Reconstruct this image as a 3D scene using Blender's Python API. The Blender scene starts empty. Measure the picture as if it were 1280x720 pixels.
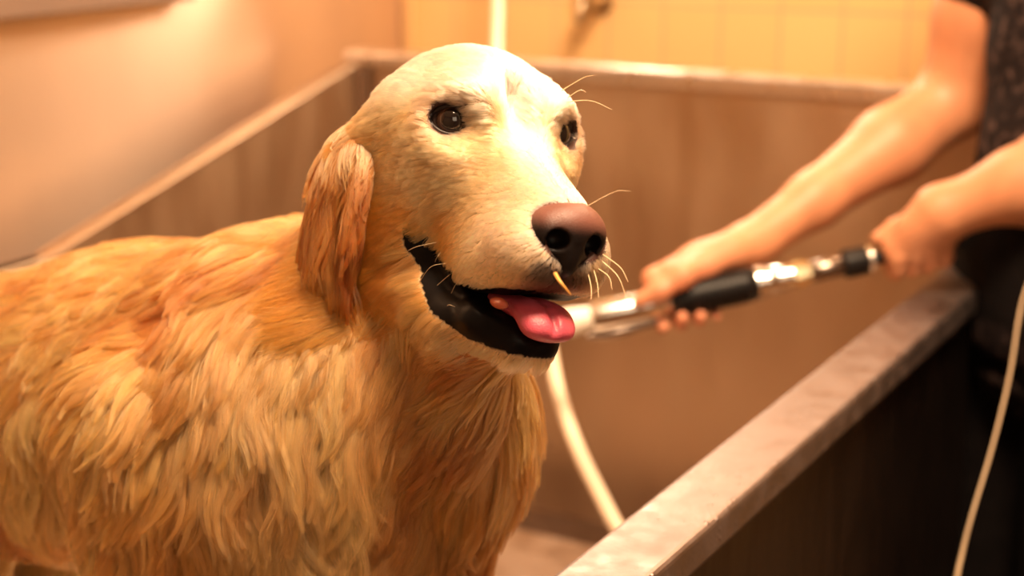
import bpy, math
import numpy as np
from mathutils import Vector, Matrix, kdtree

rng = np.random.default_rng(7)
FUR = 1.0            # strand density factor
SC = bpy.context.scene
COL = SC.collection

# ------------------------------------------------------------------ camera frame
FPX = 1778.0
PITCH = math.radians(15.8)
CAM = np.array([0, 0, 1.39])
Fv = np.array([0, math.cos(PITCH), -math.sin(PITCH)])
Uv = np.array([0, math.sin(PITCH), math.cos(PITCH)])
Rv = np.array([1.0, 0, 0])
def P(px, py, d):
    return CAM + d * (Fv + Rv * (px - 640) / FPX - Uv * (py - 360) / FPX)
def nrm(v):
    v = np.asarray(v, float); return v / np.linalg.norm(v)

# ------------------------------------------------------------------ helpers
def tag(o, label=None, cat=None, group=None, kind=None):
    if label: o['label'] = label
    if cat: o['category'] = cat
    if group: o['group'] = group
    if kind: o['kind'] = kind
    return o
def empty(name, loc):
    o = bpy.data.objects.new(name, None); COL.objects.link(o)
    o.location = [float(c) for c in loc]; o.empty_display_size = .05
    return o
def link(name, me, mat=None, parent=None, smooth=True):
    o = bpy.data.objects.new(name, me); COL.objects.link(o)
    if mat is not None: me.materials.append(mat)
    if smooth and hasattr(me, 'polygons'):
        me.polygons.foreach_set('use_smooth', np.ones(len(me.polygons), bool))
    if parent is not None:
        o.parent = parent
        o.matrix_parent_inverse = Matrix.Translation(-wloc(parent))
    return o
def wloc(o):
    v = Vector(o.location)
    return v if o.type == 'EMPTY' else Vector((0, 0, 0))
def mesh(name, V, Fc, mat=None, parent=None, smooth=True):
    me = bpy.data.meshes.new(name)
    me.from_pydata([tuple(map(float, v)) for v in V], [], [tuple(map(int, f)) for f in Fc])
    me.validate(); me.update()
    return link(name, me, mat, parent, smooth)

class MB:
    """collects boxes and sweeps into one mesh"""
    def __init__(s): s.V = []; s.F = []
    def box(s, o, ax, ay, az):          # corner + three edge vectors
        n = len(s.V); o = np.array(o, float); ax, ay, az = map(np.array, (ax, ay, az))
        for k in range(8):
            s.V.append(o + ax * (k & 1) + ay * ((k >> 1) & 1) + az * ((k >> 2) & 1))
        for f in ((0, 2, 3, 1), (4, 5, 7, 6), (0, 1, 5, 4), (2, 6, 7, 3), (0, 4, 6, 2), (1, 3, 7, 5)):
            s.F.append([n + i for i in f])
        return s
    def rev(s, o, axis, prof, n=32, squash=1.0):   # surface of revolution, prof = [(dist along axis, radius)]
        a = nrm(axis); u = nrm(np.cross(a, [0, 0, 1]) if abs(a[2]) < .9 else np.cross(a, [1, 0, 0])); v = np.cross(u, a)
        b = len(s.V)
        for (t, r) in prof:
            for k in range(n):
                w = 2 * math.pi * k / n
                s.V.append(np.array(o) + a * t + r * (math.cos(w) * u + math.sin(w) * v * squash))
        for i in range(len(prof) - 1):
            for k in range(n):
                s.F.append([b + i * n + k, b + (i + 1) * n + k, b + (i + 1) * n + (k + 1) % n, b + i * n + (k + 1) % n])
        s.F.append([b + k for k in range(n)]); s.F.append([b + (len(prof) - 1) * n + k for k in reversed(range(n))])
        return s
    def tube(s, pts, r, n=12):
        pts = np.array(pts, float); m = len(pts)
        r = np.full(m, r) if np.isscalar(r) else np.array(r)
        T = np.gradient(pts, axis=0); T /= np.linalg.norm(T, axis=1)[:, None]
        u = nrm(np.cross(T[0], [0.13, .2, 1]))
        b = len(s.V)
        for i in range(m):
            u = nrm(u - T[i] * (u @ T[i])); v = np.cross(T[i], u)
            for k in range(n):
                w = 2 * math.pi * k / n
                s.V.append(pts[i] + r[i] * (math.cos(w) * u + math.sin(w) * v))
        for i in range(m - 1):
            for k in range(n):
                s.F.append([b + i * n + k, b + i * n + (k + 1) % n, b + (i + 1) * n + (k + 1) % n, b + (i + 1) * n + k])
        s.F.append([b + k for k in reversed(range(n))]); s.F.append([b + (m - 1) * n + k for k in range(n)])
        return s
    def build(s, name, mat, parent=None, smooth=False, bevel=0):
        o = mesh(name, s.V, s.F, mat, parent, smooth)
        if bevel:
            m = o.modifiers.new('b', 'BEVEL'); m.width = bevel; m.segments = 3; m.limit_method = 'ANGLE'; m.harden_normals = False
        if smooth:
            m = o.modifiers.new('e', 'EDGE_SPLIT'); m.split_angle = math.radians(40)
        return o
def spline(pts, n=60):
    pts = np.array(pts, float); m = len(pts)
    Q = np.vstack([2 * pts[0] - pts[1], pts, 2 * pts[-1] - pts[-2]])
    out = []
    for t in np.linspace(0, m - 1 - 1e-6, n):
        i = int(t); u = t - i
        a, b, c, d = Q[i], Q[i + 1], Q[i + 2], Q[i + 3]
        out.append(.5 * (2 * b + (c - a) * u + (2 * a - 5 * b + 4 * c - d) * u * u + (3 * b - a - 3 * c + d) * u ** 3))
    return np.array(out)

# ------------------------------------------------------------------ materials
def new_mat(name):
    m = bpy.data.materials.new(name); m.use_nodes = True
    nt = m.node_tree; b = nt.nodes['Principled BSDF']
    return m, nt, b
def S(b, **kw):
    for k, v in kw.items():
        k = k.replace('_', ' ')
        b.inputs[k].default_value = v
def c4(c): return (c[0], c[1], c[2], 1)
def noise_ramp(nt, scale, c1, c2, detail=4, stretch=None, coord='Object', lo=.3, hi=.7):
    tc = nt.nodes.new('ShaderNodeTexCoord'); mp = nt.nodes.new('ShaderNodeMapping')
    if stretch: mp.inputs['Scale'].default_value = stretch
    nz = nt.nodes.new('ShaderNodeTexNoise'); nz.inputs['Scale'].default_value = scale; nz.inputs['Detail'].default_value = detail
    rp = nt.nodes.new('ShaderNodeValToRGB')
    rp.color_ramp.elements[0].color = c4(c1); rp.color_ramp.elements[1].color = c4(c2)
    rp.color_ramp.elements[0].position = lo; rp.color_ramp.elements[1].position = hi
    nt.links.new(tc.outputs[coord], mp.inputs[0]); nt.links.new(mp.outputs[0], nz.inputs['Vector'])
    nt.links.new(nz.outputs['Fac'], rp.inputs[0])
    return rp, nz, mp, tc
def simple(name, c1, c2=None, scale=20, rough=.5, metal=0, bump=0, stretch=None, **kw):
    m, nt, b = new_mat(name)
    c2 = c2 or c1
    rp, nz, mp, tc = noise_ramp(nt, scale, c1, c2, stretch=stretch)
    nt.links.new(rp.outputs[0], b.inputs['Base Color'])
    S(b, Roughness=rough, Metallic=metal, **kw)
    if bump:
        bp = nt.nodes.new('ShaderNodeBump'); bp.inputs['Strength'].default_value = bump; bp.inputs['Distance'].default_value = .002
        nt.links.new(nz.outputs['Fac'], bp.inputs['Height']); nt.links.new(bp.outputs[0], b.inputs['Normal'])
    return m
def vcol_mat(name, rough=.5, attr='Col', bump=0, bscale=400, **kw):
    m, nt, b = new_mat(name)
    a = nt.nodes.new('ShaderNodeAttribute'); a.attribute_name = attr
    nt.links.new(a.outputs['Color'], b.inputs['Base Color'])
    S(b, Roughness=rough, **kw)
    if bump:
        tc = nt.nodes.new('ShaderNodeTexCoord'); nz = nt.nodes.new('ShaderNodeTexNoise'); nz.inputs['Scale'].default_value = bscale
        bp = nt.nodes.new('ShaderNodeBump'); bp.inputs['Strength'].default_value = bump; bp.inputs['Distance'].default_value = .0008
        nt.links.new(tc.outputs['Object'], nz.inputs['Vector'])
        nt.links.new(nz.outputs['Fac'], bp.inputs['Height']); nt.links.new(bp.outputs[0], b.inputs['Normal'])
    return m
def steel(name, base, rough, scale=9, streak=(1, 1, 1), wet=0.0):
    m, nt, b = new_mat(name)
    rp, nz, mp, tc = noise_ramp(nt, scale, [c * .88 for c in base], base, stretch=streak, detail=6)
    nt.links.new(rp.outputs[0], b.inputs['Base Color'])
    S(b, Metallic=1.0)
    r2, n2, m2, t2 = noise_ramp(nt, scale * 3, (rough * .8,) * 3, (rough * 1.2,) * 3, stretch=streak, detail=8)
    nt.links.new(r2.outputs[0], b.inputs['Roughness'])
    n3 = nt.nodes.new('ShaderNodeTexNoise'); n3.inputs['Scale'].default_value = 260; n3.inputs['Detail'].default_value = 3
    mp3 = nt.nodes.new('ShaderNodeMapping'); mp3.inputs['Scale'].default_value = streak
    nt.links.new(tc.outputs['Object'], mp3.inputs[0]); nt.links.new(mp3.outputs[0], n3.inputs['Vector'])
    bp = nt.nodes.new('ShaderNodeBump'); bp.inputs['Strength'].default_value = .12 + .25 * wet; bp.inputs['Distance'].default_value = .001
    nt.links.new(n3.outputs['Fac'], bp.inputs['Height'])
    last = bp
    if wet:
        vo = nt.nodes.new('ShaderNodeTexVoronoi'); vo.inputs['Scale'].default_value = 95; vo.feature = 'F1'
        rd = nt.nodes.new('ShaderNodeValToRGB'); rd.color_ramp.elements[0].position = .0; rd.color_ramp.elements[1].position = .22
        rd.color_ramp.elements[0].color = (1, 1, 1, 1); rd.color_ramp.elements[1].color = (0, 0, 0, 1)
        nm = nt.nodes.new('ShaderNodeTexNoise'); nm.inputs['Scale'].default_value = 16
        mk = nt.nodes.new('ShaderNodeMath'); mk.operation = 'GREATER_THAN'; mk.inputs[1].default_value = .50
        ml = nt.nodes.new('ShaderNodeMath'); ml.operation = 'MULTIPLY'
        nt.links.new(tc.outputs['Object'], vo.inputs['Vector']); nt.links.new(tc.outputs['Object'], nm.inputs['Vector'])
        nt.links.new(vo.outputs['Distance'], rd.inputs[0]); nt.links.new(nm.outputs['Fac'], mk.inputs[0])
        nt.links.new(rd.outputs[0], ml.inputs[0]); nt.links.new(mk.outputs[0], ml.inputs[1])
        b2 = nt.nodes.new('ShaderNodeBump'); b2.inputs['Strength'].default_value = wet; b2.inputs['Distance'].default_value = .002
        nt.links.new(ml.outputs[0], b2.inputs['Height']); nt.links.new(bp.outputs[0], b2.inputs['Normal']); last = b2
    nt.links.new(last.outputs[0], b.inputs['Normal'])
    return m

# ------------------------------------------------------------------ signed distance modelling
class Field:
    def __init__(s, xs, ys, zs):
        s.ax = [np.asarray(a, np.float32) for a in (xs, ys, zs)]
        s.D = np.full([len(a) for a in s.ax], 1.0, np.float32)
    def sub(s, lo, hi):
        sl = []
        for a, l, h in zip(s.ax, lo, hi):
            i0 = max(0, np.searchsorted(a, l) - 1); i1 = min(len(a), np.searchsorted(a, h) + 1)
            if i1 <= i0: return None, None
            sl.append(slice(i0, i1))
        sl = tuple(sl)
        X = s.ax[0][sl[0]][:, None, None]; Y = s.ax[1][sl[1]][None, :, None]; Z = s.ax[2][sl[2]][None, None, :]
        return sl, (X, Y, Z)
    def join(s, fn, lo, hi, k=.02, m=.01):
        lo = np.array(lo) - (k + m); hi = np.array(hi) + (k + m)
        sl, g = s.sub(lo, hi)
        if sl is None: return
        d = fn(*g).astype(np.float32)
        s.D[sl] = smin(s.D[sl], d, k)
    def cut(s, fn, lo, hi, k=.003, m=.005):
        sl, g = s.sub(np.array(lo) - (k + m), np.array(hi) + (k + m))
        if sl is None: return
        s.D[sl] = -smin(-s.D[sl], fn(*g).astype(np.float32), k)
    def cone(s, a, b, ra, rb, k=.02):
        a = np.array(a, float); b = np.array(b, float); r = max(ra, rb)
        s.join(lambda X, Y, Z: dcone(X, Y, Z, a, b, ra, rb), np.minimum(a, b) - r, np.maximum(a, b) + r, k)
    def chain(s, pts, rad, k=.02):
        for i in range(len(pts) - 1): s.cone(pts[i], pts[i + 1], rad[i], rad[i + 1], k)
    def ell(s, c, r, k=.02, M=None):
        c = np.array(c, float); r = np.array(r, float); R = r.max()
        s.join(lambda X, Y, Z: dell(X, Y, Z, c, r, M), c - R, c + R, k)
    def nets(s):
        D = s.D; nx, ny, nz = D.shape
        inside = D < 0
        ncell = (nx - 1, ny - 1, nz - 1)
        cid = lambda i, j, k: (i * ncell[1] + j) * ncell[2] + k
        ids = []; pos = []; quads = []
        for a in range(3):
            sl0 = [slice(None)] * 3; sl1 = [slice(None)] * 3
            sl0[a] = slice(0, -1); sl1[a] = slice(1, None)
            c = inside[tuple(sl0)] != inside[tuple(sl1)]
            I = np.array(np.nonzero(c))
            b, cc = (a + 1) % 3, (a + 2) % 3
            ok = (I[b] > 0) & (I[b] < D.shape[b] - 1) & (I[cc] > 0) & (I[cc] < D.shape[cc] - 1)
            I = I[:, ok]; J = I.copy(); J[a] += 1
            d0 = D[tuple(I)]; d1 = D[tuple(J)]; t = d0 / (d0 - d1)
            pt = np.stack([s.ax[q][I[q]] for q in range(3)], 1).astype(float)
            pt[:, a] += t * (s.ax[a][J[a]] - s.ax[a][I[a]])
            q4 = []
            for db, dc in ((-1, -1), (0, -1), (0, 0), (-1, 0)):
                K = I.copy(); K[b] += db; K[cc] += dc
                k = cid(*K); q4.append(k); ids.append(k); pos.append(pt)
            q4 = np.stack(q4, 1)
            fl = ~(d0 < 0)
            q4[fl] = q4[fl][:, ::-1]
            quads.append(q4)
        ids = np.concatenate(ids); pos = np.concatenate(pos); quads = np.concatenate(quads)
        u, inv = np.unique(ids, return_inverse=True)
        n = np.bincount(inv)
        V = np.stack([np.bincount(inv, pos[:, q]) / n for q in range(3)], 1)
        return V, np.searchsorted(u, quads)
def smin(a, b, k):
    if k <= 0: return np.minimum(a, b)
    h = np.maximum(k - np.abs(a - b), 0) / k
    return np.minimum(a, b) - h * h * k * .25
def dcone(X, Y, Z, a, b, ra, rb):
    ba = b - a; L = ba @ ba + 1e-12
    px, py, pz = X - a[0], Y - a[1], Z - a[2]
    h = np.clip((px * ba[0] + py * ba[1] + pz * ba[2]) / L, 0, 1)
    return np.sqrt((px - h * ba[0]) ** 2 + (py - h * ba[1]) ** 2 + (pz - h * ba[2]) ** 2) - (ra + (rb - ra) * h)
def dell(X, Y, Z, c, r, M=None):
    x, y, z = X - c[0], Y - c[1], Z - c[2]
    if M is not None:
        x, y, z = (M[0][0] * x + M[0][1] * y + M[0][2] * z, M[1][0] * x + M[1][1] * y + M[1][2] * z, M[2][0] * x + M[2][1] * y + M[2][2] * z)
    k0 = np.sqrt((x / r[0]) ** 2 + (y / r[1]) ** 2 + (z / r[2]) ** 2)
    k1 = np.sqrt((x / r[0] ** 2) ** 2 + (y / r[1] ** 2) ** 2 + (z / r[2] ** 2) ** 2) + 1e-9
    return k0 * (k0 - 1) / k1
def stretched(segs):
    """rectilinear coordinates from (start, end, step) runs"""
    out = []
    for a, b, st in segs:
        n = max(1, int(round((b - a) / st))); out.append(np.linspace(a, b, n, endpoint=False))
    out.append([segs[-1][1]])
    return np.concatenate(out)
def fast_mesh(name, V, Q, mat, parent=None, cols=None):
    me = bpy.data.meshes.new(name)
    me.vertices.add(len(V)); me.vertices.foreach_set('co', V.astype(np.float32).ravel())
    me.loops.add(Q.size); me.loops.foreach_set('vertex_index', Q.astype(np.int32).ravel())
    me.polygons.add(len(Q)); me.polygons.foreach_set('loop_start', np.arange(0, Q.size, 4, dtype=np.int32))
    me.update(calc_edges=True); me.validate()
    if cols is not None:
        a = me.color_attributes.new('Col', 'FLOAT_COLOR', 'POINT')
        a.data.foreach_set('color', np.concatenate([cols, np.ones((len(cols), 1))], 1).astype(np.float32).ravel())
    return link(name, me, mat, parent)
def ss(a, b, x):
    t = np.clip((x - a) / (b - a), 0, 1); return t * t * (3 - 2 * t)
def hashnoise(p, f, seed=0):
    """cheap smooth pseudo-noise in -1..1 from sums of sines"""
    r = np.random.default_rng(seed); out = 0
    for i in range(6):
        d = r.normal(size=3); d /= np.linalg.norm(d)
        out = out + np.sin((p @ d) * f * (1 + .35 * i) + r.uniform(0, 6.28))
    return out / 3.2

# =================================================================== ROOM
E1 = np.array([math.cos(math.radians(28)), -math.sin(math.radians(28)), 0])     # along the back panel, to the right
E2 = np.array([math.sin(math.radians(28)), math.cos(math.radians(28)), 0])      # along the rail, away
ER = np.array([math.sin(math.radians(32)), math.cos(math.radians(32)), 0])      # direction of the front rail
Z3 = np.array([0, 0, 1.0])
CR = np.array([.645, 1.84, 0])         # rail meets back panel
CL = CR - E1 * 1.005                   # left rear corner of the tub
tubW = 1.005; tubL = 1.75
ZF, ZR, ZB = .40, .95, 1.12            # tub floor, rail top, back panel top
M_ = {}
M_['steel_wall'] = steel('brushed_tub_steel', (.62, .47, .33), .42, 6, (1, 1, .25))
M_['steel_rail'] = steel('wet_rail_steel', (.30, .24, .22), .50, 14, (1, 1, 1), wet=.8)
M_['steel_skin'] = steel('shaded_skin_steel', (.09, .065, .055), .40, 8, (6, 6, .4))  # shade on the tub's outer face is put into this dark base colour
M_['steel_floor'] = steel('tub_floor_steel', (.62, .52, .45), .50, 10)

# room walls
RW = CL - E1 * .10 + E2 * .30
def wall(name, o, u, lu, mat, h=2.6, th=.08, z0=0, nrmv=None):
    mb = MB(); mb.box(o + Z3 * z0, u * lu, nrmv * th, Z3 * (h - z0)); w = mb.build(name, mat); tag(w, kind='structure'); return w
# tiled rear wall
m, nt, b = new_mat('wall_tiles')
tc = nt.nodes.new('ShaderNodeTexCoord'); mp = nt.nodes.new('ShaderNodeMapping')
mp.inputs['Rotation'].default_value = (math.radians(-90), 0, 0)
vr = nt.nodes.new('ShaderNodeMapping'); vr.vector_type = 'POINT'; vr.inputs['Rotation'].default_value = (0, 0, math.radians(28))
br = nt.nodes.new('ShaderNodeTexBrick')
br.offset = 0; br.inputs['Color1'].default_value = (.80, .54, .24, 1); br.inputs['Color2'].default_value = (.76, .50, .22, 1)
br.inputs['Mortar'].default_value = (.60, .40, .22, 1); br.inputs['Scale'].default_value = 1
br.inputs['Mortar Size'].default_value = .003; br.inputs['Brick Width'].default_value = .1; br.inputs['Row Height'].default_value = .2
br.inputs['Mortar Smooth'].default_value = .3
nt.links.new(tc.outputs['Object'], vr.inputs[0]); nt.links.new(vr.outputs[0], mp.inputs[0]); nt.links.new(mp.outputs[0], br.inputs['Vector'])
nt.links.new(br.outputs['Color'], b.inputs['Base Color']); S(b, Roughness=.35)
M_['tiles'] = m
M_['plaster'] = simple('warm_plaster', (.20, .14, .09), (.23, .16, .10), 3, .7)
M_['dark_wall'] = simple('dark_wall_paint', (.16, .10, .07), (.19, .12, .08), 3, .7)
# satin metal cladding of the left wall, brushed upright
m, nt, b = new_mat('wall_cladding')
rp, nz, mp, tc = noise_ramp(nt, 5, (.60, .45, .34), (.68, .52, .40), stretch=(1, 1, .4))
nt.links.new(rp.outputs[0], b.inputs['Base Color']); S(b, Metallic=.8, Roughness=.30, Anisotropic=.95, Anisotropic_Rotation=.25)
tg = nt.nodes.new('ShaderNodeTangent'); tg.direction_type = 'RADIAL'; tg.axis = 'Z'
nt.links.new(tg.outputs[0], b.inputs['Tangent'])
M_['cladding'] = m
M_['floor'] = simple('room_floor', (.12, .085, .06), (.15, .10, .075), 8, .45)
M_['ceiling'] = simple('ceiling_paint', (.75, .66, .55), (.78, .69, .58), 3, .8)
RX, RY = 2.6, 3.3      # room size along E1 / E2
wall('wall_back', RW, E1, RX, M_['tiles'], nrmv=E2)
wall('wall_left', RW - E2 * RY, E2, RY, M_['cladding'], nrmv=-E1)
wall('wall_right', RW + E1 * RX - E2 * RY, E2, RY, M_['dark_wall'], nrmv=E1)
wall('wall_front', RW - E2 * RY, E1, RX, M_['plaster'], nrmv=-E2)
mb = MB(); mb.box(RW - E2 * RY - Z3 * .05, E1 * RX, E2 * RY, Z3 * .05); tag(mb.build('floor', M_['floor']), kind='structure')
mb = MB(); mb.box(RW - E2 * RY + Z3 * 2.6, E1 * RX, E2 * RY, Z3 * .05); tag(mb.build('ceiling', M_['ceiling']), kind='structure')
# dark trim running along the left wall, corner bead
mb = MB(); mb.box(RW - E2 * (RY - .01) + Z3 * 1.232, E2 * (RY - .62), E1 * .03, Z3 * .09)
tag(mb.build('trim_1', M_['dark_wall'], bevel=.004), kind='structure')
mb = MB(); mb.box(RW - E2 * .02 + E1 * .0, E1 * .018, E2 * .02, Z3 * 2.59)
tag(mb.build('trim_2', simple('corner_bead', (.62, .38, .16), (.66, .4, .18), 6, .5), bevel=.003), kind='structure')

# =================================================================== TUB
tub = empty('bath_tub', CL + E1 * .5 - E2 * .8)
tag(tub, 'large raised stainless steel dog bath with a high back panel and sloping left side', 'bathtub')
# back panel with rolled lip
mb = MB(); mb.box(CL + Z3 * (ZF - .30), E1 * tubW, E2 * .02, Z3 * (ZB - ZF + .30)); mb.build('back_panel', M_['steel_wall'], tub, bevel=.003)
M_['steel_lip'] = steel('lip_steel', (.82, .74, .66), .30, 10)
mb = MB(); mb.box(CL + Z3 * (ZB - .012) - E2 * .012 - E1 * .03, E1 * (tubW + .06), E2 * .05, Z3 * .026); mb.build('back_rim', M_['steel_lip'], tub, bevel=.009)
# corner post
mb = MB(); mb.box(CL + Z3 * ZF + E1 * -.004 - E2 * .02, E1 * .02, E2 * .02, Z3 * (ZB - ZF - .012)); mb.build('corner_post', simple('corner_seam', (.10, .055, .03), (.13, .07, .04), 10, .5), tub, bevel=.006)
# left side panel: sloping top edge, polygon extruded
def side_profile():
    s1 = .70
    return [(0, ZF - .30), (tubL, ZF - .30), (tubL, ZR), (s1, ZR), (0.0, ZB)]
pr = side_profile(); V = []; Fc = []
for t in (0, .02):
    for (s_, z) in pr: V.append(CL - E2 * s_ + Z3 * z - E1 * t)
n = len(pr); Fc = [list(range(n)), list(range(2 * n - 1, n - 1, -1))] + [[i, i + n, (i + 1) % n + n, (i + 1) % n] for i in range(n)]
mesh('side_panel', V, Fc, M_['steel_wall'], tub, False)
mb = MB()
a, b_ = CL - E1 * .03 + Z3 * (ZB - .006), CL - E2 * .70 - E1 * .03 + Z3 * (ZR - .006)
mb.box(a + E1 * .006, b_ - a, E1 * .026, Z3 * .006); mb.box(b_ + E1 * .006, -E2 * (tubL - .70), E1 * .026, Z3 * .006)
mb.build('side_rim', M_['steel_wall'], tub, bevel=.002)
# right (front) wall and its broad rail
WR = .058
mb = MB(); mb.box(CR - ER * tubL + Z3 * (ZF - .30), E1 * .02, ER * tubL, Z3 * (ZR - ZF + .29)); mb.build('front_wall', M_['steel_wall'], tub)
mb = MB(); mb.box(CR - ER * tubL + Z3 * (ZR - .03) - E1 * .004, E1 * WR, ER * (tubL + .02), Z3 * .03); mb.build('rail', M_['steel_rail'], tub, bevel=.005)
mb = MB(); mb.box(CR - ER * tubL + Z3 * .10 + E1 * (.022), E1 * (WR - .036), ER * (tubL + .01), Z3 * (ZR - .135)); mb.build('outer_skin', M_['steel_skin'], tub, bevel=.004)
# near end wall
mb = MB(); mb.box(CL - E2 * (tubL + .02) + Z3 * (ZF - .30), E1 * (tubW - .06), E2 * .02, Z3 * (ZR - ZF + .30)); mb.build('end_panel', M_['steel_wall'], tub, bevel=.003)
# floor + raised platform
mb = MB(); mb.box(CL + Z3 * (ZF - .04), E1 * tubW, -E2 * tubL, Z3 * .04); mb.build('tub_base', steel('dark_base_steel', (.22, .17, .15), .45), tub)
mb = MB(); mb.box(CL + E1 * .10 - E2 * .16 + Z3 * (ZF + .001), E1 * (tubW - .2), -E2 * (tubL - .3), Z3 * .045)
plat = mb.build('standing_platform', M_['steel_floor'], tub, bevel=.012)
ZP = ZF + .046
# legs of the tub
for u in (.08, tubW - .08):
    for v in (.08, tubL - .08):
        q = CL + E1 * u - E2 * v
        MB().rev(q, Z3, [(0, .03), (.012, .03), (.014, .02), (.13, .02)], 20).build('leg', M_['steel_skin'], tub, smooth=True)

# =================================================================== PIPE / HOSE / FITTING
M_['white_hose'] = simple('cream_hose', (.78, .66, .50), (.82, .70, .54), 30, .35)
hp = [P(622, -330, 2.28), P(622, -150, 2.28), P(622, 0, 2.26), P(622, 90, 2.2), P(640, 220, 2.05), P(664, 340, 1.9), P(684, 420, 1.80), P(698, 490, 1.73), P(722, 560, 1.66), P(765, 648, 1.60)]
last = P(800, 700, 1.58)
hose_pts = spline(hp, 90)
end = hose_pts[-1].copy()
tail = spline([hose_pts[-1], P(792, 694, 1.575), P(822, 742, 1.55)], 14)[1:]
ho = empty('water_hose', hp[0])
tag(ho, 'cream hose hanging down behind the dog and into the steel bath', 'hose')
MB().tube(np.vstack([hose_pts, tail]), .0088, 14).build('hose_tube', M_['white_hose'], ho, smooth=True)
g0 = (RW - hp[0]) @ E2 - .002
MB().tube(spline([hp[0] + Z3 * .05, hp[0] + Z3 * .09 + E2 * .02, hp[0] + Z3 * .10 + E2 * g0 * .6, hp[0] + Z3 * .10 + E2 * g0], 16), .010, 14).build('wall_pipe', M_['steel_lip'], ho, smooth=True)
MB().rev(hp[0] + Z3 * .10 + E2 * g0, -E2, [(0, .028), (.006, .028), (.009, .014)], 24).build('wall_flange', M_['steel_lip'], ho, smooth=True)
MB().rev(hp[0] + Z3 * .06, -Z3, [(0, .014), (.05, .014), (.052, .011), (.08, .011)], 20).build('hose_connector', M_['steel_lip'], ho, smooth=True)
# blurred tap fitting on the tiles
tp = RW + E1 * .0; 
q = P(752, 2, 2.40)
q = q + E2 * 0
# distance to rear wall plane along E2
gap = (RW - q) @ E2
tapo = empty('wall_tap', q + E2 * gap)
tag(tapo, 'small dull metal tap fixed to the yellow tiled wall', 'tap')
mt = steel('dull_brass', (.45, .33, .2), .35)
MB().rev(q + E2 * gap, -E2, [(0, .022), (.006, .022), (.008, .013), (.06, .013), (.062, .017), (.075, .017)], 24).build('tap_body', mt, tapo, smooth=True)
MB().rev(q + E2 * (gap - .05) + Z3 * .0, Z3, [(0, .008), (.03, .008), (.031, .02), (.04, .02)], 20).build('tap_handle', mt, tapo, smooth=True)
MB().tube(spline([q + E2 * (gap - .055), q + E2 * (gap - .085) - Z3 * .005, q + E2 * (gap - .09) - Z3 * .03], 12), .008).build('spout', mt, tapo, smooth=True)

# =================================================================== DOG
fw = nrm([.47, -.878, .09]); lf = np.array([.86, .46, -.235]); lf = nrm(lf - fw * (lf @ fw)); up = np.cross(fw, lf)
HM = np.array([fw, lf, up])
HO = CAM + .905 * (Fv + Rv * (-7 / FPX) + Uv * (198 / FPX))
def H2W(l): return HO + np.asarray(l) @ HM
def W2H(w): return (np.asarray(w) - HO) @ HM.T
GZ = ZP   # ground under the paws

dog = empty('golden_retriever', (-.25, 1.12, GZ))
tag(dog, 'wet golden retriever standing in the steel bath with its mouth open and pink tongue showing', 'dog')

hs = .0019
f = Field(stretched([(-1.0, -.22, .010), (-.22, -.14, .006), (-.14, .155, hs), (.155, .22, .008)]),
          stretched([(.62, .745, .008), (.745, 1.03, hs), (1.03, 1.12, .006), (1.12, 1.55, .011)]),
          stretched([(GZ - .04, 1.02, .009), (1.02, 1.335, hs), (1.335, 1.37, .006)]))

EYE_R = .0142
EYC = {}
EYC[-1] = np.array([-.0095, -.0342, -.001]); EYC[1] = np.array([-.0085, .0352, .003])
GAZE = {-1: nrm([.88, -.47, .06]), 1: nrm([.93, .36, .06])}

# -- body in world space
neckA = H2W((-.085, 0, -.065))
W = lambda px, py, d: P(px, py, d)
chest = W(418, 650, 1.06); neckB = W(450, 475, 1.045)
sh = W(380, 515, 1.09); mid = W(190, 504, 1.19); rump = W(-70, 520, 1.27)
f.cone(neckA, neckB, .066, .092, .05)
f.cone(neckB, chest, .088, .070, .05)
f.cone(H2W((-.01, .0, -.125)), W(552, 520, 1.0), .034, .046, .04)
f.cone(W(552, 520, 1.0), chest, .046, .06, .05)
f.cone(neckB, sh, .088, .108, .05)
f.cone(sh, W(360, 508, 1.10), .112, .124, .05)
f.cone(W(360, 505, 1.10), mid, .124, .124, .05)
f.cone(mid, rump, .124, .118, .05)
f.cone(chest, W(390, 560, 1.07), .10, .12, .05)
def leg_chain(pts, rad, k=.03): f.chain(pts, rad, k)
# forelegs (near = dog's right)
nb = nrm(np.array([rump[0] - sh[0], rump[1] - sh[1], 0])); sidev = np.array([nb[1], -nb[0], 0]) 
if sidev[1] > 0: sidev = -sidev          # towards the camera
def g(p, z): return np.array([p[0], p[1], z])
for s_, fwd in ((1, .0), (-1, .03)):
    base = np.array([chest[0], chest[1], 0]) + nb * (.075 - fwd) + sidev * (.075 * s_)
    leg_chain([g(base + nb * .045, sh[2] + .02), g(base, .84), g(base + nb * .03, .75), g(base + nb * .01, .62), g(base, .52), g(base - nb * .02, GZ + .022)],
              [.055, .055, .040, .028, .024, .026])
    f.ell(g(base - nb * .035, GZ + .02), (.042, .034, .024), .02)
    for t in (-.02, -.007, .007, .02):
        f.ell(g(base - nb * .066 + sidev * t, GZ + .015), (.015, .009, .015), .006)
for s_, fwd in ((1, .0), (-1, -.05)):
    base = np.array([rump[0], rump[1], 0]) + nb * (.02 - fwd) + sidev * (.075 * s_)
    leg_chain([g(base, rump[2] + .0), g(base - nb * .075, .76), g(base + nb * .045, .61), g(base + nb * .03, GZ + .04), g(base - nb * .0, GZ + .024)],
              [.095, .060, .030, .024, .026])
    f.ell(g(base - nb * .02, GZ + .02), (.042, .034, .024), .02)
    for t in (-.02, -.007, .007, .02):
        f.ell(g(base - nb * .05 + sidev * t, GZ + .015), (.015, .009, .015), .006)
tailp = spline([rump + nb * .07 + Z3 * .05, rump + nb * .13 + Z3 * .0, rump + nb * .13 - Z3 * .12 + sidev * .03, rump + nb * .12 - Z3 * .24 + sidev * .05], 8)
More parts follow.
